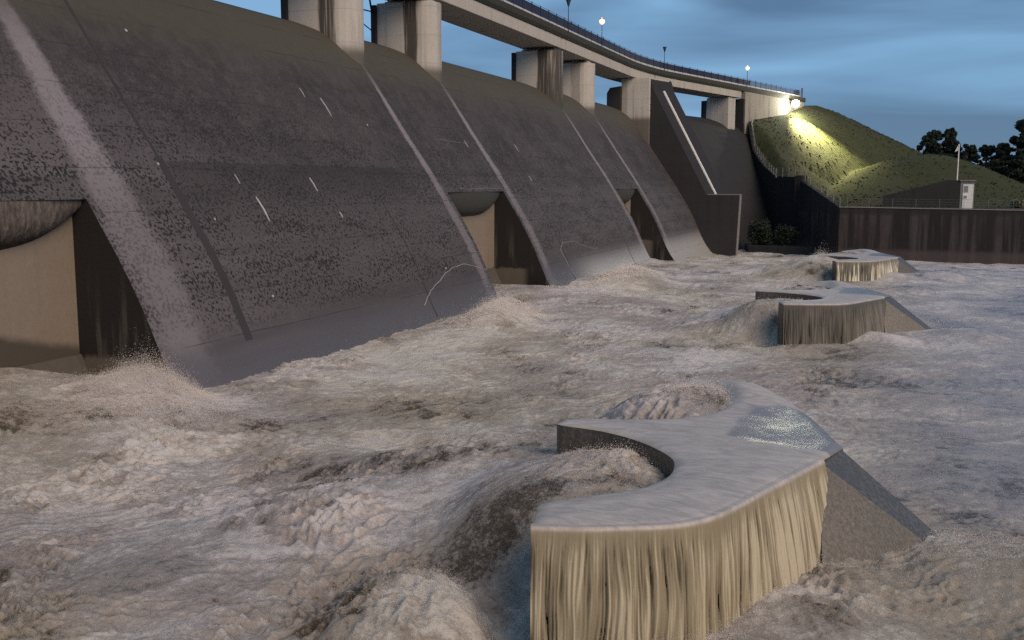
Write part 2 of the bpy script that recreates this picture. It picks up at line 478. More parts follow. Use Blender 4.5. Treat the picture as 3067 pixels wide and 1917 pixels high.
# seeping water: short white trickles
for (y, z, L, w) in [(58.6,14.7,1.2,.10),(51.3,9.35,.8,.10),(45.0,8.3,1.3,.13),(44.2,9.5,.5,.05),(52.5,7.3,.35,.08),(56.6,15.2,.6,.05),(91.4,12.8,.7,.07),(79.2,12.7,.6,.07),(89.8,9.75,.5,.07),(42.3,17.0,.14,.14),(63.0,13.2,.12,.12),(38.7,10.0,.12,.1),(62.6,3.2,.12,.12),(40.6,7.3,.1,.1),(42.1,3.4,.12,.12)]:
    face_strip('water_trickle', MAT['streakw'], [y-.05*L, y+.03*L, y], (z, z-L), (lambda t, w=w: w*(.35+.65*math.sin(math.pi*min(1, .15+t*.85)))), .03)
def crack(pts, r):
    P = []
    for (a, b) in zip(pts[:-1], pts[1:]):
        k = 6
        for i in range(k):
            t = i/k; P.append(on_face(a[0]+(b[0]-a[0])*t+random.uniform(-.05,.05), a[1]+(b[1]-a[1])*t+random.uniform(-.04,.04), .02))
    P.append(on_face(pts[-1][0], pts[-1][1], .02))
    mb = MB(); mb.path(P, r, 5); mb.build('water_trickle', MAT['streakw'], dam)
crack([(57.4,1.2),(59,1.9),(61.9,2.75),(63.6,3.1),(66.0,3.2),(69.3,2.5)], .02)
crack([(88.5,.2),(88.0,1.6),(87.6,2.9),(89,3.5),(92,3.45),(96.8,2.5),(99,2.4)], .016)
crack([(74.0,12.6),(79.0,12.4)], .008)
crack([(72,8.6),(80.8,8.62)], .009)

# ------------------------------------------------------------------ bridge on the crest
U = Vector((.965,-.262,0)); V = Vector((.262,.965,0)); BEND = Vector((-39.0,161.0,0))
def P1(u, y, z): return Vector((-39.4+u, y, z))
def P2(u, v, z): return Vector((BEND.x, BEND.y, 0)) + U*u + V*v + Vector((0,0,z))
_T, _A = 12.0, math.radians(15.19)
_RR = _T/math.tan(_A/2); _S0 = 161.0-_T; _L = _RR*_A
_off = -39.4-BEND.x
def PS(u, s, z):
    if s <= _S0: return Vector((-39.4+u, s, z))
    if s >= _S0+_L: return Vector((-39.4, 161.0, 0)) + V*(_T+s-_S0-_L) + U*u + Vector((0,0,z))
    a = (s-_S0)/_RR
    return Vector((-39.4+_RR-(_RR-u)*math.cos(a), _S0+(_RR-u)*math.sin(a), z))
SB = _S0+_L-_T          # arc length of the old corner
def sweep(mb, prof, a, b, step=2.0, mi=0):
    n = max(1, int(math.ceil((b-a)/step))) if b > _S0 and a < _S0+_L+1 else 1
    k = len(prof); ss = [a+(b-a)*i/n for i in range(n+1)]
    vs = [PS(u, q, z) for q in ss for (u, z) in prof]
    fs = [(i*k+j, i*k+(j+1) % k, (i+1)*k+(j+1) % k, (i+1)*k+j) for i in range(n) for j in range(k)]
    fs += [tuple(range(k-1, -1, -1)), tuple(range(n*k, n*k+k))]
    mb.add(vs, fs, mi)
bridge = empty('bridge', (0,0,0), label='pale concrete road bridge on piers along the dam crest with dark railing', cat='bridge')
ZB, ZS, ZR = 25.4, 26.7, 27.73
def seg(a, b):
    mb = MB(); sweep(mb, [(-4.75,ZB),(0,ZB),(0,ZS),(-4.75,ZS)], a, b)
    mb.build('girder', [MAT['girder']], bridge, bevel=.06)
for a, b in [(-20,19.9),(20.02,33.9),(34.1,68.2),(68.4,81.9),(82.1,117.9),(118.15,131.0),(131.2,SB+2.2),(SB+2.6,SB+38.3)]: seg(a, b)
mb = MB()
sweep(mb, [(-5.1,ZS+.004),(.12,ZS+.004),(.30,ZS+.35),(.30,ZR-.05),(.0,ZR),(-.25,ZR),(-.25,ZR-.35),(-4.6,ZR-.35),(-4.6,ZR),(-5.1,ZR)], -20, SB+72)
mb.build('deck_slab', MAT['fascia'], bridge)
def pier(yc, hw=1.55, xu=-44.4, xd=-38.9, top=24.95, zb=14.0):
    mb = MB(); poly = []
    n = 10
    poly += [(xu, yc-hw), (xd-hw, yc-hw)]
    poly += [(xd-hw+hw*math.sin(t), yc-hw*math.cos(t)) for t in [math.pi*i/n for i in range(1, n)]]
    poly += [(xd-hw, yc+hw), (xu, yc+hw)]
    mb.prism([(x, y, zb) for x, y in poly], (0,0,top-zb))
    # bearing plinths and pads
    for xx in (-43.6, -41.7, -39.9):
        mb.box((xx-.35, yc-.9, top), (xx+.35, yc+.9, top+.22))
        mb.box((xx-.22, yc-.6, top+.22), (xx+.22, yc+.6, ZB+.0))
    o = mb.build('pier', MAT['pier'], bridge, bevel=.05)
    mb = MB(); mb.prism([(xu, yc-hw-.25, zb), (xu, yc+hw+.25, zb), (xu-.5, yc+hw+.2, zb), (xu-.9, yc, zb), (xu-.5, yc-hw-.2, zb)], (0,0,top-.15-zb))
    mb.build('cutwater', MAT['darkc'], o)  # upstream nose turned from the floodlights, its shade given by colour
for yc in (-14.5,19.3,34.6,68.3,82.3,117.0,130.6): pier(yc)
# last pier before the bend, and the pier near the abutment
mb = MB(); mb.prism([(-41.4,153.7,14),(-41.4,153.7,25.3),(-36.9,153.7,25.3),(-36.9,153.7,14)], tuple(V*6.5)); mb.build('pier', MAT['pier'], bridge, bevel=.05)
mb = MB(); mb.prism([(-43.6,153.2,14),(-43.6,153.2,23.1),(-43.1,153.2,23.9),(-41.42,153.2,24.1),(-41.42,153.2,14)], tuple(V*6.5)); mb.build('cutwater', MAT['darkc'], bridge)
mb = MB()
mb.prism([P2(-5.6,33,12), P2(-5.2,33,25.3), P2(-.7,33,25.3), P2(-.7,33,12)], tuple(V*3.2)); mb.build('pier', MAT['pier'], bridge, bevel=.05)
mb = MB(); mb.prism([P2(-6.4,33,12), P2(-5.9,33,24.6), P2(-5.25,33,24.9), P2(-5.65,33,12)], tuple(V*3.2)); mb.build('cutwater', MAT['darkc'], bridge)
# railing: every bay is its own panel of thin bars, every post a part
def rail_run(P, a, b, u, sp, name, close=True):
    r = empty(name, (0,0,0)); r.parent = bridge
    n = max(1, round((b-a)/sp)); ys = [a+(b-a)*i/n for i in range(n+1)]
    for i, y in enumerate(ys):
        p0 = P(u, y, 0); t = (P(u, y+.2, 0)-P(u, y-.2, 0)).normalized(); nn = Vector((t.y, -t.x, 0))
        mb = MB(); mb.obox(p0-t*.045-nn*.045+Vector((0,0,ZR-.15)), nn*.09, t*.09, (0,0,1.62)); mb.build('post', MAT['rail'], r)
        if i < n:
            A = P(u, y, 0); B = P(u, ys[i+1], 0); t = (B-A).normalized(); nn = Vector((t.y, -t.x, 0)); L = (B-A).length-.1; A = A+t*.05
            mb = MB(); k = int(L/.068) if close else int(L/.17)
            for j in range(k):
                mb.obox(A+t*(L*(j+.5)/k-.024)-nn*.012+Vector((0,0,ZR+.32)), nn*.024, t*.048, (0,0,.90))
            mb.obox(A-nn*.02+Vector((0,0,ZR+.30)), nn*.04, t*L, (0,0,.04))
            mb.obox(A-nn*.02+Vector((0,0,ZR+1.2)), nn*.04, t*L, (0,0,.05))
            mb.obox(A-nn*.015+Vector((0,0,ZR+1.38)), nn*.03, t*L, (0,0,.03))
            mb.build('bar_panel', MAT['rail'], r)
            mb = MB(); mb.obox(A-nn*.02+Vector((0,0,ZR+.02)), nn*.05, t*L, (0,0,.25)); mb.build('kick_rail', MAT['kick'], r)
rail_run(PS, 64, SB+42, .02, 2.9, 'railing')
rail_run(PS, SB+42.1, SB+69, .02, 2.75, 'railing', close=False)
rail_run(PS, 64, SB+68, -4.85, 2.9, 'railing')
mb = MB(); mb.obox(P2(-.2,69.2,ZR-.6), tuple(U*.28), tuple(V*.28), (0,0,2.5)); mb.build('end_post', MAT['rail'], bridge)
mb = MB(); mb.obox(P2(-1.4,68.0,ZR-.3), tuple(U*1.0), tuple(V*.5), (0,0,1.7)); mb.build('cabinet', MAT['lampdark'], bridge, bevel=.05)
# pipe brackets between the two nearest piers
mb = MB(); mb.tube((-45.2,70.2,24.0), (-44.6,80.8,24.2), .06); mb.tube((-45.3,70.2,25.6), (-44.9,80.8,22.6), .05)
mb.tube((-44.8,80.6,24.2), (-44.9,79.9,26.9), .09); mb.build('service_pipe', MAT['lampdark'], bridge)

# street lamps on the parapet
def lamp(pt, lit, label, group):
    e = empty('street_lamp', pt, label=label, cat='street lamp', group=group)
    mb = MB(); mb.tube((0,0,0),(0,0,.5),.09,.09,10); mb.tube((0,0,.5),(0,0,3.05),.055,.04,8); mb.build('pole', MAT['lampdark'], e)
    mb = MB(); mb.lathe((0,0,3.0), [(.06,0),(.10,.05),(.30,.72),(.28,.74)] if not lit else [(.06,0),(.16,.06),(.34,.22),(.40,.42),(.34,.62),(.20,.72)], 14)
    h = mb.build('lantern', MAT['lit'] if lit else MAT['glassdark'], e, smooth=lit)
    mb = MB(); mb.lathe((0,0,3.745), [(.34,0),(.34,.05),(.08,.12)], 14); mb.build('cap', MAT['lampdark'], e)
    if lit:
        l = bpy.data.lights.new('lamp_bulb', 'POINT'); l.energy = 420; l.color = (1,.66,.42); l.shadow_soft_size = .12
        lo = bpy.data.objects.new('lamp_bulb', l); COL.objects.link(lo); lo.parent = e; lo.location = (.0,-.0,4.05)
g = 'street lamps on the bridge parapet'
lamp((-39.35,120.5,ZR), False, 'unlit dark street lamp highest and nearest on the bridge railing', g)
lamp((-39.35,135.4,ZR), True, 'glowing street lamp between the two unlit lamps on the bridge', g)
lamp(tuple(PS(.05,SB+6.0,ZR)), False, 'unlit dark street lamp standing where the bridge bends', g)
q = P2(.05,39.6,ZR); lamp(tuple(q), True, 'glowing street lamp nearest the grass bank at the far end of the bridge', g)
lamp((-44.2,144.2,ZR-.3), True, 'lit street lamp mostly hidden behind the bridge railing', g)

# floodlight on the abutment
fq = P2(.9,62.5,26.1)
fl = empty('floodlight', tuple(fq), label='bright white floodlight fixed to the abutment wall above the grass bank', cat='floodlight')
mb = MB(); mb.obox((-.55,-.3,-.45), (1.1,0,0), (0,.6,0), (0,0,.9)); mb.build('housing', MAT['lampdark'], fl, bevel=.05)
mb = MB(); mb.lathe((0,0,0), [(.1,-1.05),(.7,-.75),(.85,-.2),(.7,.35),(.2,.6)], 16); lens = mb.build('lens', MAT['flood'], fl, smooth=True); lens.location = (.35,-.5,-.1)
mb = MB(); mb.tube((-.9,.25,.0),(-.3,.1,.0),.07); mb.build('bracket', MAT['lampdark'], fl)
def spot(name, loc, target, energy, color, size, blend=.6, r=.4):
    l = bpy.data.lights.new(name, 'SPOT'); l.energy = energy; l.color = color; l.spot_size = R(size); l.spot_blend = blend; l.shadow_soft_size = r
    o = bpy.data.objects.new(name, l); COL.objects.link(o); o.location = loc
    o.rotation_euler = (Vector(target)-Vector(loc)).to_track_quat('-Z', 'Y').to_euler(); return o
sp = spot('floodlight_beam', (fq.x+1.6, fq.y-1.3, fq.z-.7), (fq.x+5.5, fq.y-11.5, fq.z-17.5), 230000, (1,.93,.38), 78, .9)
l = bpy.data.lights.new('floodlight_spill', 'POINT'); l.energy = 5200; l.color = (1,.95,.75); l.shadow_soft_size = .3
lo = bpy.data.objects.new('floodlight_spill', l); COL.objects.link(lo); lo.location = fq+U*1.7-V*.9

# ------------------------------------------------------------------ training wall below the bend, last dam bay, abutment
tw = empty('training_wall', (0,0,0), label='tall dark streaked divider wall with sloping top stepping down into the water', cat='wall')
mb = MB(); mb.prism([(-36.88,154.0,25.3),(-36.3,154.0,23.4),(-27.7,154.0,7.3),(-27.7,154.0,-4),(-36.88,154.0,-4)], tuple(V*7.0)); mb.build('wall_body', MAT['darkc'], tw)
mb = MB(); mb.prism([(-27.69,154.0,7.3),(-22.7,154.0,7.3),(-23.1,154.0,-4),(-27.69,154.0,-4)], tuple(V*.8)); mb.build('wall_end', MAT['darkc'], tw)
mb = MB(); o0 = Vector((-36.3,154,23.4))+V*3.0; dn = Vector((8.6,0,-16.1))
mb.obox(o0+Vector((0,0,.0)), dn, V*.32, Vector((.18,0,.1))); mb.build('capping_strip', MAT['white'], tw)
mb = MB(); mb.obox((-27.6,154.0,7.304), (4.9,0,0), V*.8, (0,0,.12)); mb.obox((-22.68,153.98,7.3), (.14,0,.124), V*.5, (-.4,0,-11.0)); mb.build('capping', MAT['capc'], tw)
def bent(x, y, z): return tuple(P2(x+39.4, y-160.0, z))
extrude_profile('monolith', FULL, 167.5, 202.0, MAT['darkc'], dam, fr=bent, step=1.0)

ab = empty('abutment_wall', (0,0,0), label='streaked concrete abutment wall under the bridge end lit by the floodlight', cat='wall')
mb = MB(); mb.obox(P2(-1.2,39.2,12), tuple(U*1.15), tuple(V*31.5), (0,0,ZS-12.004)); mb.build('wall_face', MAT['abut'], ab)
mb = MB(); mb.obox(P2(-9,38.5,5), tuple(U*9.0), tuple(V*.66), (0,0,ZB-5.1)); mb.build('return_wall', MAT['darkc'], ab)

WING = [(-28.2,200.0,21.1),(-27.4,197.5,18.0),(-26.5,195,15.4),(-25.0,191.6,13.6),(-23.4,188,12.1),(-20.6,182,10.35),(-15.8,175,10.14)]
WING2 = [(-15.5,174.3,9.5),(-7.9,151.0,5.55)]
ww = empty('wing_wall', (0,0,0), label='dark curved concrete wing wall below the grass bank beside the side chute', cat='wall')
def wall_run(name, pts, th, zb, mat, par, cap=None):
    mb = MB()
    for (a, b) in zip(pts[:-1], pts[1:]):
        a, b = Vector(a), Vector(b); d = (b-a); d.z = 0; n = Vector((d.y, -d.x, 0)).normalized()*-th
        mb.add([(a.x,a.y,zb),(b.x,b.y,zb),b,a,Vector((a.x,a.y,zb))+n,Vector((b.x,b.y,zb))+n,b+n,a+n], [(0,1,2,3),(7,6,5,4),(3,2,6,7),(0,4,5,1),(0,3,7,4),(1,5,6,2)])
    return mb.build(name, mat, par)
wall_run('wall_face', WING, .7, -4, MAT['darkc'], ww)
wall_run('sloping_face', WING2, .7, -4, MAT['rwall'], ww)
mb = MB(); mb.prism([(-16.6,174.6,-4),(-15.4,174.2,-4),(-14.7,175.6,-4),(-15.6,176.2,-4)], (0,0,14.4)); mb.build('pillar', MAT['capc'] if False else MAT['rwall'], ww)
rw = empty('retaining_wall', (0,0,0), label='long dark streaked river retaining wall along the far right bank', cat='wall')
wall_run('wall_face', [(-7.9,151.0,5.62),(15.8,150,5.4),(60,148.2,5.0)], .6, -4, MAT['rwall'], rw)
mb = MB()
for (a, b) in [((-8.0,150.9,5.62),(15.8,149.9,5.4)),((15.8,149.9,5.4),(60,148.1,5.0))]:
    a, b = Vector(a), Vector(b); mb.obox(a+Vector((0,0,.004)), b-a, (0,.8,0), (0,0,.12))
mb.build('coping', MAT['capc'], rw)
# low ledge at the foot of the wing wall
mb = MB(); mb.prism([(-23.5,167,-4),(-13.5,165.5,-4),(-11,158,-4),(-22,160.5,-4)], (0,0,3.2)); o = mb.build('ledge', MAT['darkc'])
tag(o, 'low dark concrete ledge at the foot of the wing wall', 'ledge')

# ------------------------------------------------------------------ land on the right bank
def seg_dist(x, y, pts):
    best = np.full(x.shape, 1e9); zz = np.zeros(x.shape); sd = np.zeros(x.shape)
    for a, b in zip(pts[:-1], pts[1:]):
        dx, dy = b[0]-a[0], b[1]-a[1]; L = dx*dx+dy*dy
        t = np.clip(((x-a[0])*dx+(y-a[1])*dy)/L, 0, 1)
        d = np.hypot(x-(a[0]+t*dx), y-(a[1]+t*dy)); m = d < best
        best = np.where(m, d, best); zz = np.where(m, a[2]+(b[2]-a[2])*t, zz)
        sd = np.where(m, np.sign(dx*(y-a[1])-dy*(x-a[0])), sd)
    return best, zz, sd
def land(x, y):
    t = (x+28.2)*.262+(y-200)*.965; s = (x+28.2)*.965-(y-200)*.262
    zc = np.interp(t, [-60,-5,0,19,31,37,49,61,73,85,97,109,121,133,145,200], [18,20.3,21.2,23.4,26.0,26.4,25.8,24.6,23.4,22.2,21,19.8,18.6,17.4,15.5,11])
    slope = np.interp(t, [-20,0,20,60], [.62,.62,.60,.5])
    ze = zc - slope*np.maximum(s-.3, 0)
    ze = np.where(s < .3, np.where(t > 37, zc-np.maximum(0, -8-s)*.5, zc), ze)
    g = 5.25+.02*np.clip(y-152, 0, 60)
    mo = 5.2+8.2*np.exp(-(((x-7.0)/15.0)**2+((y-206)/24.0)**2)*.9)+3.0*np.exp(-(((x+8)/14.0)**2+((y-205)/30.0)**2))
    z = np.maximum(np.maximum(ze, g), mo)
    z = z+.07*fbm(x, y, .8, 4, 3)*sst(0, 3, z-g)
    full = WING+WING2[1:]+[(15.8,150.3,5.35),(60,148.5,4.95)]
    d, zw, sd = seg_dist(x, y, full)
    z = np.minimum(z, zw-.12+1.0*np.maximum(d-.6, 0))
    return z, d, sd, s, t
xs = np.arange(-34, 62, .55); ys = np.concatenate([np.arange(147, 245, .55), np.arange(245, 420, 2.5)])
X, Y = np.meshgrid(xs, ys); Z, D, SD, S_, T_ = land(X, Y)
river = (SD < 0) & (Y < 203) | ((Y < 203) & (S_ < .2) & (T_ < 3))
ok = ~river
idx = -np.ones(X.shape, int); idx[ok] = np.arange(ok.sum())
a = idx[:-1,:-1]; b = idx[:-1,1:]; c = idx[1:,1:]; d = idx[1:,:-1]
good = (a >= 0) & (b >= 0) & (c >= 0) & (d >= 0)
me = bpy.data.meshes.new('grass_bank')
me.from_pydata(np.c_[X[ok], Y[ok], Z[ok]].tolist(), [], np.c_[a[good], b[good], c[good], d[good]].tolist())
me.polygons.foreach_set('use_smooth', [True]*len(me.polygons))
def grass_mat():
    m = M('rough_grass', .95, .1)
    n1 = m.noise(2.2, 6, .75); n2 = m.noise(.12, 4, .6)
    c = m.mix(m.ramp(n1, .3, .75), (.038,.041,.020), (.056,.061,.028))
    c = m.mix(m.math('MULTIPLY', m.ramp(n2, .45, .65), .5), c, (.062,.058,.038))
    m.col(c); m.bump(n1, .7, .3); return m.m
MAT['grass'] = grass_mat()
me.materials.append(MAT['grass'])
o = bpy.data.objects.new('ground', me); COL.objects.link(o); tag(o, kind='structure', label='grassy right bank and embankment slope', cat='ground')
# tufts
N = 4500
tx = rng.uniform(-30, 40, N); ty = rng.uniform(151, 262, N)
tz, td, tsd, ts, tt = land(tx, ty)
keep = (tsd > 0) & (td > .8) & ~((ts < .3) & (tt < 37)) & (pn(tx*.3, ty*.3, 5) > -.25)
tx, ty, tz = tx[keep], ty[keep], tz[keep]
vs = []; fs = []
for i in range(len(tx)):
    for k in range(2):
        an = random.uniform(0, math.pi); w = random.uniform(.08,.22); h = random.uniform(.08,.24); lx, ly = random.uniform(-.2,.2), random.uniform(-.2,.2)
        dx, dy = math.cos(an)*w, math.sin(an)*w; n = len(vs)
        vs += [(tx[i]-dx, ty[i]-dy, tz[i]-.08), (tx[i]+dx, ty[i]+dy, tz[i]-.08), (tx[i]+lx+dx*.5, ty[i]+ly+dy*.5, tz[i]+h), (tx[i]+lx-dx*.6, ty[i]+ly-dy*.6, tz[i]+h*.75)]
        fs.append((n, n+1, n+2, n+3))
me = bpy.data.meshes.new('grass'); me.from_pydata(vs, [], fs); me.materials.append(MAT['grass'])
o = bpy.data.objects.new('grass', me); COL.objects.link(o); tag(o, kind='stuff', label='rough tufted grass on the bank', cat='grass')
# ground sheet to the horizon and far hill
mb = MB(); mb.box((-900,-300,-9), (900,1800,-6)); o = mb.build('riverbed', MAT['ledge']); tag(o, kind='structure')
def hill(u, v):
    x = -420+720*u; y = 420+300*v
    h = (22+9*fbm(np.array([x]), np.array([3.]), .012, 4, 2)[0])*max(0, math.sin(math.pi*min(1, v*1.6)))*(1 if x < -40 else max(0, 1-(x+40)/160))
    return (x, y, -2+max(0, h)*1.25+3*fbm(np.array([x]), np.array([y]), .06, 4, 8)[0])
mb = MB(); mb.grid(hill, 120, 24); o = mb.build('hill', simple('distant_bush', (.035,.045,.03), .95, .1, 0, .4, .2), smooth=True); tag(o, kind='structure', label='distant dark hill seen under the bridge', cat='hill')

# ------------------------------------------------------------------ trees and bushes
MAT['leafdark'] = simple('dark_conifer_foliage', (.020,.030,.022), .8, .2, 0, .5, .5)
MAT['bark'] = simple('bark', (.05,.038,.03), .9, .2)
MAT['bushleaf'] = simple('bush_foliage', (.035,.042,.03), .8, .2, 0, .5, 1.0)
MAT['bushgrey'] = simple('pale_bush_foliage', (.14,.14,.095), .8, .2, 0, .4, 1.0)
def leaves(clumps, n, size, mat, name, par):
    vs = []; fs = []
    for (c, r) in clumps:
        k = int(n*r[0]*r[2])
        for _ in range(k):
            d = Vector((random.gauss(0,1), random.gauss(0,1), random.gauss(0,1))).normalized()*(random.random()**.45)
            p = Vector((c[0]+d.x*r[0], c[1]+d.y*r[1], c[2]+d.z*r[2]))
            a = Vector((random.gauss(0,1), random.gauss(0,1), random.gauss(0,.6))).normalized(); b = a.orthogonal().normalized()
            b = (b*math.cos(random.random()*6)+a.cross(b)*math.sin(random.random()*6))
            s = size*random.uniform(.5,1.4); i = len(vs)
            vs += [p-a*s, p+b*s*.45, p+a*s, p-b*s*.45]; fs.append((i, i+1, i+2, i+3))
    me = bpy.data.meshes.new(name); me.from_pydata(vs, [], fs); me.materials.append(mat)
    o = bpy.data.objects.new(name, me); COL.objects.link(o); o.parent = par; return o
def tree(x, y, zb, h, w, label, seed, lean=0):
    random.seed(seed)
    e = empty('conifer_tree', (x,y,zb), label=label, cat='tree', group='dark trees behind the grassy mound')
    cl = []; mb = MB()
    mb.tube((0,0,-1.5), (lean*.5,0,h*.55), .45, .25, 8); mb.tube((lean*.5,0,h*.55), (lean,0,h*.95), .25, .06, 8)
    for i in range(70):
        t = .05+.95*random.random(); an = random.uniform(0, 6.28); rr = w*(1-.72*t**1.4)*random.uniform(.25,1.12)
        c = (lean*t+math.cos(an)*rr*.75, math.sin(an)*rr*.75, h*t*.96)
        mb.tube((lean*t*.8,0,h*t*.8), c, .09, .03, 5)
        cl.append((c, (w*.23*(1.15-.6*t)*random.uniform(.6,1.3), w*.23*(1.15-.6*t), h*.05*random.uniform(.6,1.4))))
    mb.build('trunk', MAT['bark'], e)
    leaves(cl, 420, .34, MAT['leafdark'], 'crown', e)
for a in [(6.4,270,9,13.2,5.6,'dark spreading conifer just above the grassy mound, left of the white pole',1,.5),
          (11.2,271,9,13.8,5.4,'taller dark conifer touching the left one behind the white pole top',2,-.6),
          (15.0,268,9,9.6,4.4,'lower dark conifer right of the tall pair behind the mound',3,.4),
          (19.4,272,8,10.6,5.0,'low dark conifer in the gap between the tall trees and right edge',4,.2),
          (22.8,270,8,10.8,5.0,'round dark conifer next to the tallest tree at the right edge',5,0),
          (27.4,268,8,17.5,6.6,'tallest dark conifer at the right edge of the photo',6,.3),
          (25.4,258,7,8.6,5.0,'dark low tree in front of the tallest conifer on the right flank of the mound',8,0),
          (20.6,260,7,7.6,4.6,'squat dark tree peeping over the right shoulder of the mound',9,0)]: tree(*a)
def bush(x, y, z, w, h, label, mat, seed):
    random.seed(seed)
    e = empty('bush', (x,y,z), label=label, cat='bush', group='bushes by the walls')
    cl = [((random.uniform(-w,w)*.6, random.uniform(-w,w)*.4, h*random.uniform(.25,.75)), (w*.45, w*.45, h*.35)) for _ in range(9)]
    mb = MB()
    for c, r in cl: mb.tube((0,0,-.2), c, .05, .02, 5)
    mb.build('stems', MAT['bark'], e); leaves(cl, 230, .2, mat, 'foliage', e)
bush(-20.6,164.2,-.9,2.4,4.3,'larger dark bush on the ledge below the wing wall',MAT['bushleaf'],1)
bush(-16.6,163.6,-.9,2.0,3.7,'smaller dark bush right of the larger one on the ledge',MAT['bushleaf'],2)
bush(16.6,162,5.3,1.5,1.5,'pale scrubby bush on the grass at the right edge',MAT['bushgrey'],3)

# ------------------------------------------------------------------ gauge hut, pole, fences
hut = empty('gauge_hut', (8.2,158,5.2), label='small dark concrete hut with wedge side wall and pale door on the right bank', cat='hut')
mb = MB(); mb.prism([(-10.5,0,.1),(-10.5,0,2.0),(-1.75,0,4.35),(-.02,0,4.3),(-.02,0,.1)], (0,.5,0)); mb.build('wedge_wall', MAT['darkc'], hut)
mb = MB(); mb.box((0,-.02,0), (1.85,2.2,4.15)); mb.build('cabin', MAT['capc'], hut)
mb = MB(); mb.box((-.1,-.2,4.154), (2.0,2.3,4.34)); mb.build('roof', MAT['capc'], hut)
mb = MB(); mb.box((.32,-.09,.12), (1.7,-.022,3.72)); mb.box((.32,-.13,1.6),(1.0,-.091,2.2)); dr = mb.build('door', MAT['white'], hut, bevel=.02)
mb = MB(); mb.box((.42,-.10,2.55), (1.02,-.093,3.5)); mb.box((.42,-.145,1.7), (.9,-.132,2.1)); mb.build('door_panel', simple('grey_glass', (.22,.22,.22), .3), dr)
po = empty('white_pole', (8.25,170,9.0), label='thin white mast with small white head standing on the mound', cat='pole')
mb = MB(); mb.tube((0,0,-1.5), (0.02,0,6.0), .11, .08, 8); mb.build('mast', MAT['white'], po)
mb = MB(); mb.prism([(-.55,0,4.9),(-.05,0,6.1),(.06,0,6.1),(.06,0,5.2)], (0,.25,0)); mb.build('head', MAT['white'], po)
def fence(name, pts, sp, h, label, mat, wires=3, r=.03):
    e = empty(name, pts[0], label=label, cat='fence'); O = Vector(pts[0])
    mw = MB()
    for a, b in zip(pts[:-1], pts[1:]):
        a, b = Vector(a)-O, Vector(b)-O; n = max(1, round((b-a).length/sp))
        for i in range(n+1):
            p = a+(b-a)*i/n; mb = MB(); mb.tube(p-Vector((0,0,.3)), p+Vector((0,0,h)), r*1.5, r*1.5, 6); mb.build('post', mat, e)
        for k in range(wires): mw.tube(a+Vector((0,0,h*(k+1)/wires-.04)), b+Vector((0,0,h*(k+1)/wires-.04)), r*.6, r*.6, 5)
    mw.build('wires', mat, e)
fence('wire_fence', [(-7,152.2,5.5),(30,150.8,5.2)], 3.0, 1.45, 'thin wire fence along the top of the river retaining wall', MAT['galv'], 4, .014)
fence('hand_railing', [(-20.4,181.4,10.3),(-15.6,175.2,10.2)], 1.9, 1.5, 'pale metal handrail on the flat top of the wing wall', MAT['galv'], 3, .04)
fence('hand_railing', [(-14.9,174.2,9.4),(-8.0,152.2,5.5)], 4.2, 1.5, 'spaced posts stepping down behind the sloping wing wall', MAT['galv'], 1, .04)
fence('hand_railing', [(-27.5,199.3,20.5),(-26.0,194.6,15.4),(-22.9,187.6,12.1),(-20.6,181.8,10.4)], 1.5, 1.15, 'pale steep railing following the curved edge of the wing wall', MAT['galv'], 3, .05)

# ------------------------------------------------------------------ baffle blocks and the water running over them
BP = [(0,0),(-.35,1.4),(.4,2.2),(1.3,3.1),(1.7,4.2),(1.7,5.1),(1.4,6.0),(.4,7.1),(-.85,7.8),(-2.2,8.1),(-1.9,8.8)]      # near half, prongs point upstream
FP = [(-.85,9.1),(.4,9.6),(1.3,10.4),(1.75,11.4),(1.75,12.4),(1.3,13.4),(.4,14.1),(-.3,14.5),(0,15.8)]                 # far half
NEAR = [(1.4,.5),(3.0,1.6),(4.0,4.3),(4.88,6.9)]
FAR = [(5.3,8.3),(4.2,11.6),(3.0,14.2),(1.4,15.3)]
TOPZ = 2.4
def smooth_poly(p, k=5):
    out = []
    n = len(p)
    for i in range(n):
        a = Vector(p[i]); b = Vector(p[(i+1) % n]); z0 = Vector(p[i-1]); z1 = Vector(p[(i+2) % n])
        for j in range(k):
            t = j/k; t2 = t*t; t3 = t2*t
            out.append(tuple(a*(1.5*t3-2.5*t2+1) + z0*(-.5*t3+t2-.5*t) + b*(-1.5*t3+2*t2+.5*t) + z1*(.5*t3-.5*t2)))
    return out
def upstream_edge():
    return BP[1:] + FP[:-1]
def catmull(p, k=6):
    out = []
    for i in range(len(p)-1):
        a = Vector(p[i]); b = Vector(p[i+1]); z0 = Vector(p[i-1]) if i else a*2-b; z1 = Vector(p[i+2]) if i+2 < len(p) else b*2-a
        for j in range(k):
            t = j/k; t2 = t*t; t3 = t2*t
            out.append(tuple(a*(1.5*t3-2.5*t2+1) + z0*(-.5*t3+t2-.5*t) + b*(-1.5*t3+2*t2+.5*t) + z1*(.5*t3-.5*t2)))
    return out+[tuple(p[-1])]
ups_a = catmull(BP[1:11], 5); ups_b = catmull(FP[:-1], 5)
near_e = catmull([BP[0]]+NEAR, 8); far_e = catmull(FAR+[FP[-1]], 8)
outline = [tuple(BP[0])]+[tuple(q) for q in ups_a]+[tuple(q) for q in ups_b]+[tuple(FP[-1])]
outline = outline[:-1] + list(reversed(far_e))
outline = outline + list(reversed(near_e[1:]))        # closed, clockwise seen from above
import bmesh
def tri_top(poly, z):
    bm = bmesh.new(); vs = [bm.verts.new((x, y, z)) for x, y in poly]; f = bm.faces.new(vs)
    bmesh.ops.triangulate(bm, faces=[f]); bm.normal_update()
    out = [[v.index for v in f.verts] for f in bm.faces] if False else None
    bm.verts.index_update(); out = [tuple(v.index for v in f.verts) for f in bm.faces]; bm.free(); return out
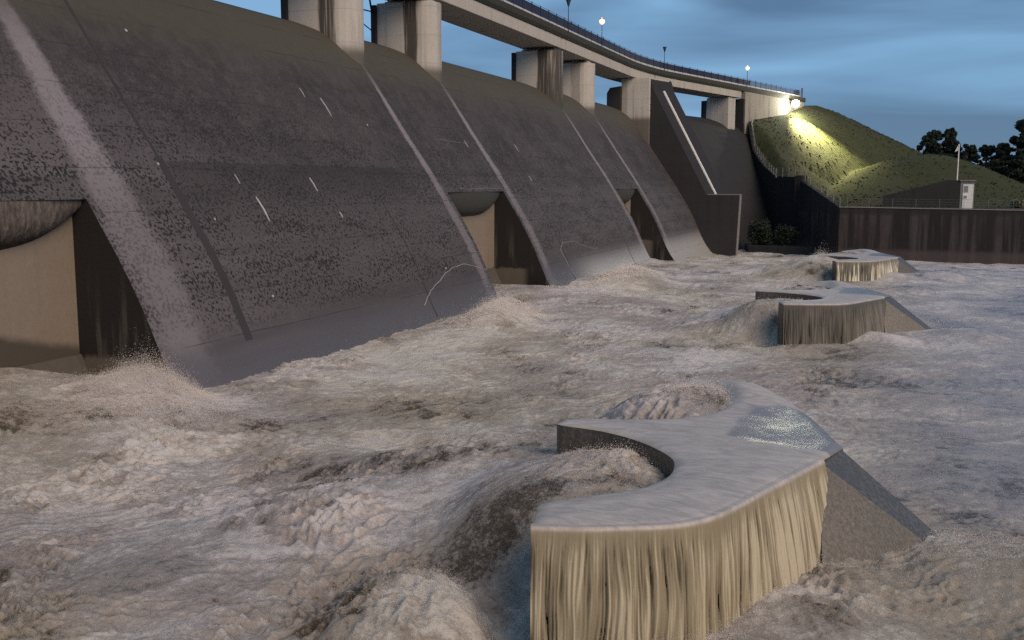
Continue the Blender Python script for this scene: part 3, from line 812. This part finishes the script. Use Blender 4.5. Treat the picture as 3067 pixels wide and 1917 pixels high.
def block_mesh():
    mb = MB(); n = len(outline)
    T = [(x, y, TOPZ) for x, y in outline]; B = [(x, y, -4) for x, y in outline]
    mb.add(T+B, tri_top(outline, TOPZ)+[(i, (i+1) % n, n+(i+1) % n, n+i) for i in range(n)])
    # sloping downstream tail with a ridge
    a = (4.84,6.95,TOPZ-.02); b = (5.28,8.28,TOPZ-.02); c = (5.05,9.4,TOPZ-.25)
    a0 = (5.35,3.9,-2.0); b0 = (10.6,8.2,-2.0); c0 = (7.4,13.2,-2.0); d0 = (4.3,9.6,-2.0); d = (4.3,9.0,TOPZ-.25)
    mb.add([a,b,c,d,a0,b0,c0,d0], [(0,4,5,1),(1,5,6,2),(2,6,7,3),(3,7,4,0),(0,1,2,3),(4,7,6,5)])
    return mb
def water_film_mat(name, lo, mid, hi):
    m = M(name, .16, .5)
    n1 = m.noise(1.0, 7, .68, m.map((1.1, 3.4, 1.0)), dist=1.2)
    z = m.xyz()[2]; th = m.attr('thick')
    c = m.mix(m.ramp(n1, .3, .7), (.31,.275,.25), (.47,.415,.38))
    tong = m.ramp(th, .28, .42)
    c = m.mix(tong, (.215,.195,.18), c)
    fine = m.noise(1, 7, .75, m.map((20,20,.8)))
    t2 = m.math('ADD', th, m.math('MULTIPLY', m.math('SUBTRACT', fine, .5), 1.0))
    cc = m.mix(m.ramp(t2, .02, .50), lo, mid)
    cc = m.mix(m.ramp(t2, .50, 1.15), cc, hi)
    top = m.ramp(z, TOPZ+.06, TOPZ-.05)
    c = m.mix(top, c, cc)
    m.col(c); m.rough(m.math('MAXIMUM', m.math('MULTIPLY', top, .6), m.math('ADD', m.math('MULTIPLY', tong, .32), .17)))
    m.bump(m.math('ADD', m.noise(2.6, 5, .6, dist=.6), m.math('MULTIPLY', fine, .35)), .22, .05); return m.m
MAT['film'] = water_film_mat('muddy_water_film', (.060,.048,.030), (.235,.195,.125), (.45,.395,.285))  # muddy tan with nearby warm lamplight painted in
MAT['film_far'] = water_film_mat('unlit_muddy_water_film', (.03,.027,.023), (.075,.068,.056), (.15,.138,.115))  # same water away from the lamp: missing light painted as darker tones
MAT['film_floodlit'] = water_film_mat('floodlit_water_film', (.04,.035,.028), (.12,.105,.08), (.66,.63,.50))  # right half pale: unseen floodlight painted into the water
def point_in(poly, x, y):
    c = np.zeros(x.shape, bool); n = len(poly); j = n-1
    for i in range(n):
        xi, yi = poly[i]; xj, yj = poly[j]
        m = ((yi > y) != (yj > y)) & (x < (xj-xi)*(y-yi)/((yj-yi) if abs(yj-yi) > 1e-12 else 1e-12)+xi)
        c ^= m; j = i
    return c
def dist_poly(poly, x, y):
    P = [(a[0], a[1], 0) for a in poly]; return seg_dist(x, y, P+[P[0]])[0]
def film_mesh(seed, cover_to=1.0):
    """thin sheet over the top, rolling over the near edge into a curtain of strands"""
    mb = MB()
    from mathutils.geometry import delaunay_2d_cdt
    st = .13; gx, gy = np.meshgrid(np.arange(-2.6, 5.6, st), np.arange(-.1, 16.0, st))
    inn = point_in(outline, gx, gy) & (dist_poly(outline, gx, gy) > .08)
    op = []
    for (p, q) in zip(outline, outline[1:]+outline[:1]):
        k = max(1, int(math.hypot(q[0]-p[0], q[1]-p[1])/.15))
        op += [(p[0]+(q[0]-p[0])*i/k, p[1]+(q[1]-p[1])*i/k) for i in range(k)]
    pts = [Vector(p) for p in op]+[Vector((x, y)) for x, y in zip(gx[inn]+rng.uniform(-.02,.02,inn.sum()), gy[inn])]
    cv, ce, cf = delaunay_2d_cdt(pts, [], [list(range(len(op)))[::-1] if sum(p[0]*q[1]-q[0]*p[1] for p, q in zip(op, op[1:]+op[:1])) < 0 else list(range(len(op)))], 1, 1e-5)[:3]
    fxx = np.array([v[0] for v in cv]); fyy = np.array([v[1] for v in cv]); ed = dist_poly(outline, fxx, fyy)
    z = TOPZ+.01+.08*sst(0, .14, ed)+.03*fbm(fxx, fyy, .6, 3, seed)*sst(.1, .6, ed)
    # deeper tongue over the near half ending in a slanting front
    fr = (fyy-7.3)-(fxx-1.5)*-.12
    z = z+.05*sst(.3, -.3, fyy-(7.95-.30*(fxx-2.9))+.18*pn(fxx*1.2, fyy*1.2, seed+3))*sst(.1, .7, ed)+.34*np.exp(-((fxx-1.8)/1.7)**2-((fyy-13.6)/1.6)**2)*sst(0, .6, ed)
    mb.add(np.c_[fxx, fyy, z].tolist(), [tuple(f) for f in cf], 0)
    # curtain along the near edge
    path = catmull([BP[0]]+NEAR, 60); path = np.array(path)
    L = np.r_[0, np.cumsum(np.hypot(*np.diff(path, axis=0).T))]; tot = L[-1]
    u = np.arange(0, tot, .016); px = np.interp(u, L, path[:,0]); py = np.interp(u, L, path[:,1])
    tx = np.gradient(px); ty = np.gradient(py); q = np.hypot(tx, ty); nx, ny = ty/q, -tx/q
    kx = np.ones(9)/9
    nx = np.convolve(np.pad(nx, 4, 'edge'), kx, 'valid'); ny = np.convolve(np.pad(ny, 4, 'edge'), kx, 'valid')
    rows = np.r_[np.linspace(-.14, 0, 5)[:-1], np.linspace(0, 1, 42)]
    Ug, Vg = np.meshgrid(u, rows, indexing='ij')
    drop = np.clip(Vg, 0, 1)
    wig = Ug+.30*drop*pn(Ug*.9, drop*.8, seed+1)+.10*drop*pn(Ug*3.3, drop*1.5, seed+8)+.02*pn(Ug*6, drop*4, seed+9)
    s = .48*np.abs(pn(wig*2.8, drop*.5, seed+2))*2+.42*np.abs(pn(wig*9.5, drop*.9, seed+4))*2+.42*pn(wig*25, drop*1.6, seed+5)+.22*pn(wig*1.4, drop*2.6, seed+6)+.05
    thick = sst(tot*.45, tot*.75, Ug)              # right half is an unbroken sheet
    out = .05+.34*drop**.6*(.6+.4*thick) + (s-.45)*.075*np.minimum(1, drop*3)*(1-.6*thick)
    inward = np.minimum(Vg, 0)
    X = px[:,None]+nx[:,None]*(out+inward); Y = py[:,None]+ny[:,None]*(out+inward)
    Z = np.where(Vg < 0, TOPZ+.085-.02*(Vg+.14), TOPZ+.082-.10*(1-np.cos(np.minimum(1, drop*12)*1.57)) - drop*3.1)
    X = X+.55*drop*thick*.6
    lim = sst(tot-.25-.1, tot, Ug)
    hole = (s < .12*sst(.1, .7, drop)*(1-thick) + .06*drop - .03) & (drop > .06)
    hole |= (Ug > tot-.03)
    n, m = Ug.shape; ids = np.arange(n*m).reshape(n, m)
    hh = hole[:-1,:-1] & hole[1:,1:]
    a = ids[:-1,:-1][~hh]; b = ids[1:,:-1][~hh]; c = ids[1:,1:][~hh]; d = ids[:-1,1:][~hh]
    mb.add(np.c_[X.ravel(), Y.ravel(), Z.ravel()].tolist(), np.c_[a, b, c, d].tolist(), 0)
    nf = len(mb.v)-n*m
    tg = sst(.5, -.35, fyy-(7.95-.30*(fxx-2.9))+.35*pn(fxx*1.5, fyy*1.5, seed+3)+.15*pn(fxx*4, fyy*4, seed+31)); tg = np.maximum(tg, np.maximum(sst(3.2, 1.8, fxx+.4*pn(fxx*1.1, fyy*1.1, 77)), sst(11.2, 12.6, fyy+.4*pn(fxx, fyy, 78))))
    thin = np.r_[.15+.40*tg, np.clip(s*1.15+.34*thick, 0, 1.1).ravel()*np.clip(drop*8, 0, 1).ravel()+.55*(1-np.clip(drop*8, 0, 1).ravel())]
    return mb, thin
BL = [((-6.3,17.2,0),(1,1,1)), ((-5.75,56.6,-.1),(1.06,.80,1)), ((-5.2,96.4,-.6),(1.08,.98,1))]
LB = ['nearest w-shaped concrete baffle block with brown water curtaining off its side', 'middle baffle block in the churning river beyond the nearest one', 'farthest baffle block near the retaining wall, its tail face pale']
b0 = None
for k, (loc, sc) in enumerate(BL):
    if b0 is None:
        b0 = empty('baffle_block', (0,0,0)); bm_o = block_mesh().build('block_body', MAT['block'], b0)
        e = b0
    else: e = copy_tree(b0)
    e.location = loc; e.scale = sc; tag(e, LB[k], 'baffle block', 'concrete baffle blocks in the stilling basin')
for k, (loc, sc) in enumerate(BL):
    fm, thin = film_mesh(20+k*7)
    o = fm.build('water_curtain', (MAT['film'], MAT['film_far'], MAT['film_floodlit'])[k], smooth=True); o.location = loc; o.scale = sc
    at = o.data.attributes.new('thick', 'FLOAT', 'POINT'); at.data.foreach_set('value', thin.astype(np.float32))
    tag(o, kind='stuff', label='thin muddy water sheeting over the baffle block', cat='water')

# ------------------------------------------------------------------ the flood water
def axis(parts):
    out = [parts[0][0]]
    for a, b, d in parts:
        n = max(1, int(round((b-a)/d))); out += [a+(b-a)*(i+1)/n for i in range(n)]
    return np.array(out)
wx = axis([(-60,-37,.8),(-37,-33,.12),(-33,-20,.07),(-20,4,.046),(4,9,.06),(9,22,.12),(22,60,.6)])
wy = [6.0]
while wy[-1] < 172: wy.append(wy[-1]+max(.042, .0024*wy[-1]))
wy = np.array(wy)
X, Y = np.meshgrid(wx, wy)
dY = np.interp(Y, wy, np.gradient(wy))
def G(cx, cy, rx, ry, a, rot=0):
    c, s = math.cos(R(rot)), math.sin(R(rot)); dx, dy = X-cx, Y-cy
    u = (dx*c+dy*s)/rx; v = (-dx*s+dy*c)/ry
    return a*np.exp(-(u*u+v*v))
def G4(cx, cy, rx, ry, a, rot=0):
    c, s = math.cos(R(rot)), math.sin(R(rot)); dx, dy = X-cx, Y-cy
    u = (dx*c+dy*s)/rx; v = (-dx*s+dy*c)/ry
    return a*np.exp(-(u*u+v*v)**2)
H = -1.9*sst(98, 152, Y)
for (ya, yb) in SLOTS: H += (1.9 if yb < 40 else .7)*sst(-24, -33, X)*np.clip(1-((Y-(ya+yb)/2+.8)/(.56*(yb-ya)))**2, 0, 1)**.8
H += G(-27.6,30.6,2.4,1.7,1.0)+G(-25.8,27.6,3.5,2.6,.55)                 # splash at the foot of the near slot
H += G(-23.9,58.5,2.0,4.0,1.0,20)+G(-25.0,63,1.6,2.2,.7)               # breaking wave by the first bay
H += G(-22.6,88,2.6,9.5,1.15,6)-G(-20.0,80,3,4,.5)                      # standing wave below the second bay
H += G(-26,76,3.5,4,.5)+G(-20,70,4,6,.35)+G(-25,140,6,5,.4)
H += G(-13.5,21.5,2.4,2.0,.75,30)+G(-13.0,26.5,2.8,1.8,.55)-G(-14.2,29.2,3.4,1.4,.6,-15)
H += G(-15,16.5,3.5,2.0,.4,40)
for (lx, ly, lz), (sx, sy, sz) in BL:
    # water heaped against the upstream prongs, hollow beside the near prong, pile at the tail
    hp = 1.55 if ly < 20 else (1.6 if ly < 60 else 2.1)
    m = G(lx-1.2, ly+8.3*sy, 5.2, 5.2*sy, hp)
    m = m*sst(ly-.6, ly+3.0*sy, Y)
    H += m
    H -= G(lx-1.2, ly+1.2*sy, 1.0, 1.5*sy, 1.2 if ly < 20 else .6)+G(lx-2.2, ly+15.2*sy, 1.3, 1.5*sy, .7)
           # boil left of the curtain
    H += G(lx+9.4, ly+6.4*sy, 2.6, 2.6*sy, .75)+G(lx+5.4, ly+3.6*sy, 1.6, 1.5*sy, .35)
    H += G(lx+3.0, ly-.4, 2.6, 1.0, .25)
for (lx, ly, lz), (sx, sy, sz) in BL:
    def level(cx, cy, rx, ry, z, rot=0, k=1.0):
        global H
        m = k*G4(cx, cy, rx, ry, 1.0, rot); H = H*(1-m)+z*m
    if ly < 20: level(lx-2.6, ly-.1, 1.7, 1.7, .85)
    level(lx-.6, ly+5.1*sy, 2.9, 2.9*sy, lz+2.08)
    level(lx+.6, ly+12.6*sy, 3.1, 3.1*sy, lz+2.5)
H0 = H.copy()
# turbulence
calm = np.clip(G(3,36,9,13,.75)+G(6,66,8,26,.85)+G(-22,38,4.5,10,.35)+G(2,12,5,5,.25)+G(-33,26.5,4,6,.9), 0, .9)
sheet = np.clip(G(-8.3,20.3,1.9,1.25,1.2,35)+G(-8.5,32.4,1.2,1.5,.9), 0, 1)
wx1 = fbm(X, Y, .20, 3, 40); wy1 = fbm(X, Y, .20, 3, 50)
qx = X+1.5*wx1; qy = Y+1.5*wy1
chop = .25+.75*sst(-.35, .6, fbm(X, Y, .11, 3, 60)); chop = chop*(1-.7*calm)
notch = np.zeros_like(X)
for (lx, ly, lz), (sx, sy, sz) in BL: notch += G(lx+.2, ly+4.8*sy, 2.4, 2.6, .95)+G(lx+1, ly+12.6*sy, 2.6, 2.4, .8)+G(lx-2.3, ly+.1, 1.3, 1.3, .5)
roll = G(-12.6,25.9,2.6,1.2,.5,18)+G(-14.3,20.4,2.2,.9,.6,30)+G(-21,31.5,3.5,1.2,.4,25)+G(-9.5,29.5,2.2,1.0,.45,10)+G(-17,26,2.5,.7,.4,-10)+G(2.5,28.5,3.0,.9,.5,-12)
crisp = sst(-.12, .5, notch+roll+ fbm(X, Y, .20, 4, 66)+.25*chop-.1)*(1-calm)
H += .24*fbm(X, Y, .13, 3, 70)*(1-.4*calm)
f = .34; a = .30; tur = np.zeros_like(X); det = np.zeros_like(X)
for i in range(8):
    lam = 1/f
    fade = np.clip((lam/(np.maximum(dY, .055))-2.0)/2.0, 0, 1)
    n = pn(qx*f*.8+i*7.3, qy*f+i*3.1, 80+i)
    bil = (n*.7 if i < 2 else (np.abs(n)*1.6-.45 if i % 2 == 0 else (.42-np.abs(n)*1.5)))
    g = a*(.85 if i < 3 else (.95+3.5*crisp))
    tur += g*bil*fade
    if i >= 3: det += a*bil*fade*3.0
    qx = qx+.13*lam*pn(qx*f, qy*f, 180+i); qy = qy+.13*lam*pn(qx*f+9, qy*f, 280+i)
    f *= 1.85; a *= .56
H += tur*(.35+.75*chop)*(1-.8*sheet)
# stringy filaments drawn out along the flow
fx = X+2.6*fbm(X, Y, .13, 4, 400); fy = Y+2.6*fbm(X, Y, .13, 4, 410)
ca, sa = math.cos(R(30)), math.sin(R(30))
xg = np.linspace(-80, 80, 1601); Fp = .38+1.35*(1-sst(-16, -3, xg))*sst(-26, -19, xg)+.25*(1-sst(-26, -19, xg)); Fi = np.cumsum(Fp)*.1
al, ac = fx*ca+fy*sa, (fy-np.interp(fx, xg, Fi))*.8
fil = (1-np.abs(pn(al*.30, ac*1.1, 420))*2.1)*.5+(1-np.abs(pn(al*.7, ac*2.6, 430))*2.1)*.35+.3*pn(al*1.5, ac*6, 440)
H += .035*fil
foam_and_shade = .60+.48*fbm(X, Y, .16, 5, 500)+.20*(fil-.45)+.95*det*(.35+crisp)-.50*crisp*sst(-.05,.45,fbm(X,Y,.55,4,520))-.9*roll*(.45+.9*fbm(X,Y,.9,3,530))+.16*fbm(al, ac*2.2, .35, 4, 540)+.12*np.clip(H-H0, -.5, .6)-.22*np.clip(calm, 0, 1)  # fine crevices go darker too: painted shade carried by the foam value
foam_and_shade += G(-24.5,45,4,16,.25)+G(-25,84,5,10,.15)
foam_and_shade = np.clip(foam_and_shade-.75*sheet+G(-8.6,17.4,1.3,1.2,.35)+G(-27.5,31,3,3,.2), 0, 1)
ny_, nx_ = X.shape
me = bpy.data.meshes.new('water')
nv = nx_*ny_; me.vertices.add(nv)
me.vertices.foreach_set('co', np.stack([X, Y, H], -1).astype(np.float32).ravel())
ids = np.arange(nv, dtype=np.int32).reshape(ny_, nx_)
q = np.stack([ids[:-1,:-1], ids[:-1,1:], ids[1:,1:], ids[1:,:-1]], -1).reshape(-1, 4); nf = len(q)
me.loops.add(nf*4); me.loops.foreach_set('vertex_index', q.ravel())
me.polygons.add(nf); me.polygons.foreach_set('loop_start', np.arange(0, nf*4, 4, dtype=np.int32))
me.polygons.foreach_set('use_smooth', np.ones(nf, bool))
me.update(calc_edges=True)
at = me.attributes.new('foam_and_shade', 'FLOAT', 'POINT'); at.data.foreach_set('value', foam_and_shade.astype(np.float32).ravel())
fv = me.attributes.new('flow', 'FLOAT_VECTOR', 'POINT'); fv.data.foreach_set('vector', np.stack([al, ac, H], -1).astype(np.float32).ravel())
def water_mat():
    m = M('muddy_flood_water', .4, .5)
    fo = m.attr('foam_and_shade')
    fl = m.n('ShaderNodeAttribute'); fl.attribute_name = 'flow'; fl = fl.outputs['Vector']
    n1 = m.math('ADD', m.math('MULTIPLY', m.noise(1.0, 10, .74, m.map((1.0, 1.7, .5), fl), dist=.25), .5), m.math('MULTIPLY', m.noise(1.5, 10, .76), .5))
    n2 = m.noise(4.2, 7, .78)
    n3 = m.noise(1.0, 6, .85, m.map((11, 12, 12)))
    big = m.noise(.07, 3, .5)
    def c5(n, k): return m.math('MULTIPLY', m.math('SUBTRACT', n, .5), k)
    f2 = m.math('ADD', m.math('ADD', fo, c5(n1, 1.7)), m.math('ADD', c5(n2, 1.2), c5(n3, 1.3)))
    deep = m.mix(m.ramp(big, .35, .65), (.055,.041,.031), (.085,.062,.036))
    brown = m.mix(m.ramp(big, .35, .65), (.345,.302,.282), (.355,.305,.245))
    pale = m.mix(m.ramp(big, .35, .65), (.60,.552,.535), (.61,.56,.485))
    gx_ = m.xyz(); rt = m.math('MULTIPLY', m.ramp(gx_[0], -4.0, 5.0), m.ramp(gx_[1], 24, 34))
    brown = m.mix(rt, brown, (.36,.335,.345)); deep = m.mix(m.math('MULTIPLY', rt, .7), deep, (.16,.15,.16))
    c = m.mix(m.ramp(f2, -.15, .42), deep, brown)
    c = m.mix(m.ramp(f2, .42, 1.0), c, pale)
    m.col(c); m.rough(m.math('SUBTRACT', m.ramp(fo, .05, .5, .3, .85), m.math('MULTIPLY', rt, .25)))
    h = m.math('ADD', m.math('MULTIPLY', n1, .9), m.math('ADD', m.math('MULTIPLY', n2, .5), m.math('MULTIPLY', n3, .45)))
    m.b.inputs['Specular IOR Level'].default_value = .35
    m.bump(h, 1.0, .11)
    return m.m
me.materials.append(water_mat())
o = bpy.data.objects.new('water', me); COL.objects.link(o); tag(o, kind='structure', label='churning muddy flood water with pale foam', cat='water')

# spray thrown up where the water breaks
def sample(px, py): 
    i = np.clip(np.searchsorted(wx, px)-1, 0, nx_-1); j = np.clip(np.searchsorted(wy, py)-1, 0, ny_-1); return H[j, i], crisp[j, i]
def puff(n, cx, cy, rx, ry, h, dirz=1.0):
    x = rng.normal(cx, rx, n); y = rng.normal(cy, ry, n); z = sample(x, y)[0]
    fall = np.exp(-((x-cx)/(1.6*rx))**2-((y-cy)/(1.6*ry))**2)
    return x, y, z+rng.exponential(1, n)*h*(.15+.85*fall)*dirz
P = [puff(46000,-27.2,30.9,1.1,1.0,.26), puff(24000,-26.0,28.8,1.7,1.5,.14), puff(9000,-24.0,59.5,1.2,2.6,.30), puff(7000,-23.2,86,1.4,5,.25),
     puff(12000,-9.9,146.0,1.0,.6,.42), puff(5000,-8.6,17.5,.8,.8,.09), puff(6000,-6.2,23.6,.9,1.3,.10), puff(5000,-5.6,30.4,.9,.9,.12), puff(4000,1.6,24.2,1.1,1.2,.08)]
cp = np.array(catmull([BP[0]]+NEAR, 40)); k = rng.integers(0, len(cp), 12000)
px_ = -6.3+cp[k,0]+rng.normal(.25,.22,len(k)); py_ = 17.2+cp[k,1]-np.abs(rng.normal(.30,.22,len(k)))
P.append((px_, py_, sample(px_, py_)[0]+rng.exponential(.09, len(k))))
N = 60000
x = rng.uniform(-31, 6, N); y = 11+rng.random(N)**1.6*70; z, cr_ = sample(x, y); k = rng.random(N) < .75*cr_**1.3
P.append((x[k], y[k], z[k]+rng.exponential(.035, k.sum())))
sx, sy_, sz = [np.concatenate(c) for c in zip(*P)]
hgt = 0*sx; rad = rng.uniform(.005, .012, len(sx))*np.clip(sy_/26, .7, 3.0)
T0 = np.array([(0,0,1),(.94,0,-.33),(-.47,.82,-.33),(-.47,-.82,-.33)])
V_ = np.stack([sx, sy_, sz+hgt], -1)[:,None,:]+T0[None]*rad[:,None,None]*rng.uniform(.6,1.5,(len(sx),4,1))
n4 = np.arange(len(sx))[:,None]*4
F_ = np.concatenate([n4+np.array(t) for t in [(0,1,2),(0,2,3),(0,3,1),(1,3,2)]])
me = bpy.data.meshes.new('spray'); me.from_pydata(V_.reshape(-1,3).tolist(), [], F_.tolist())
me.materials.append(simple('spray_water', (.50,.455,.43), .6, .3, 0, .2, 2.0))
o = bpy.data.objects.new('spray', me); COL.objects.link(o); tag(o, kind='stuff', label='spray flung up from the breaking water', cat='spray')
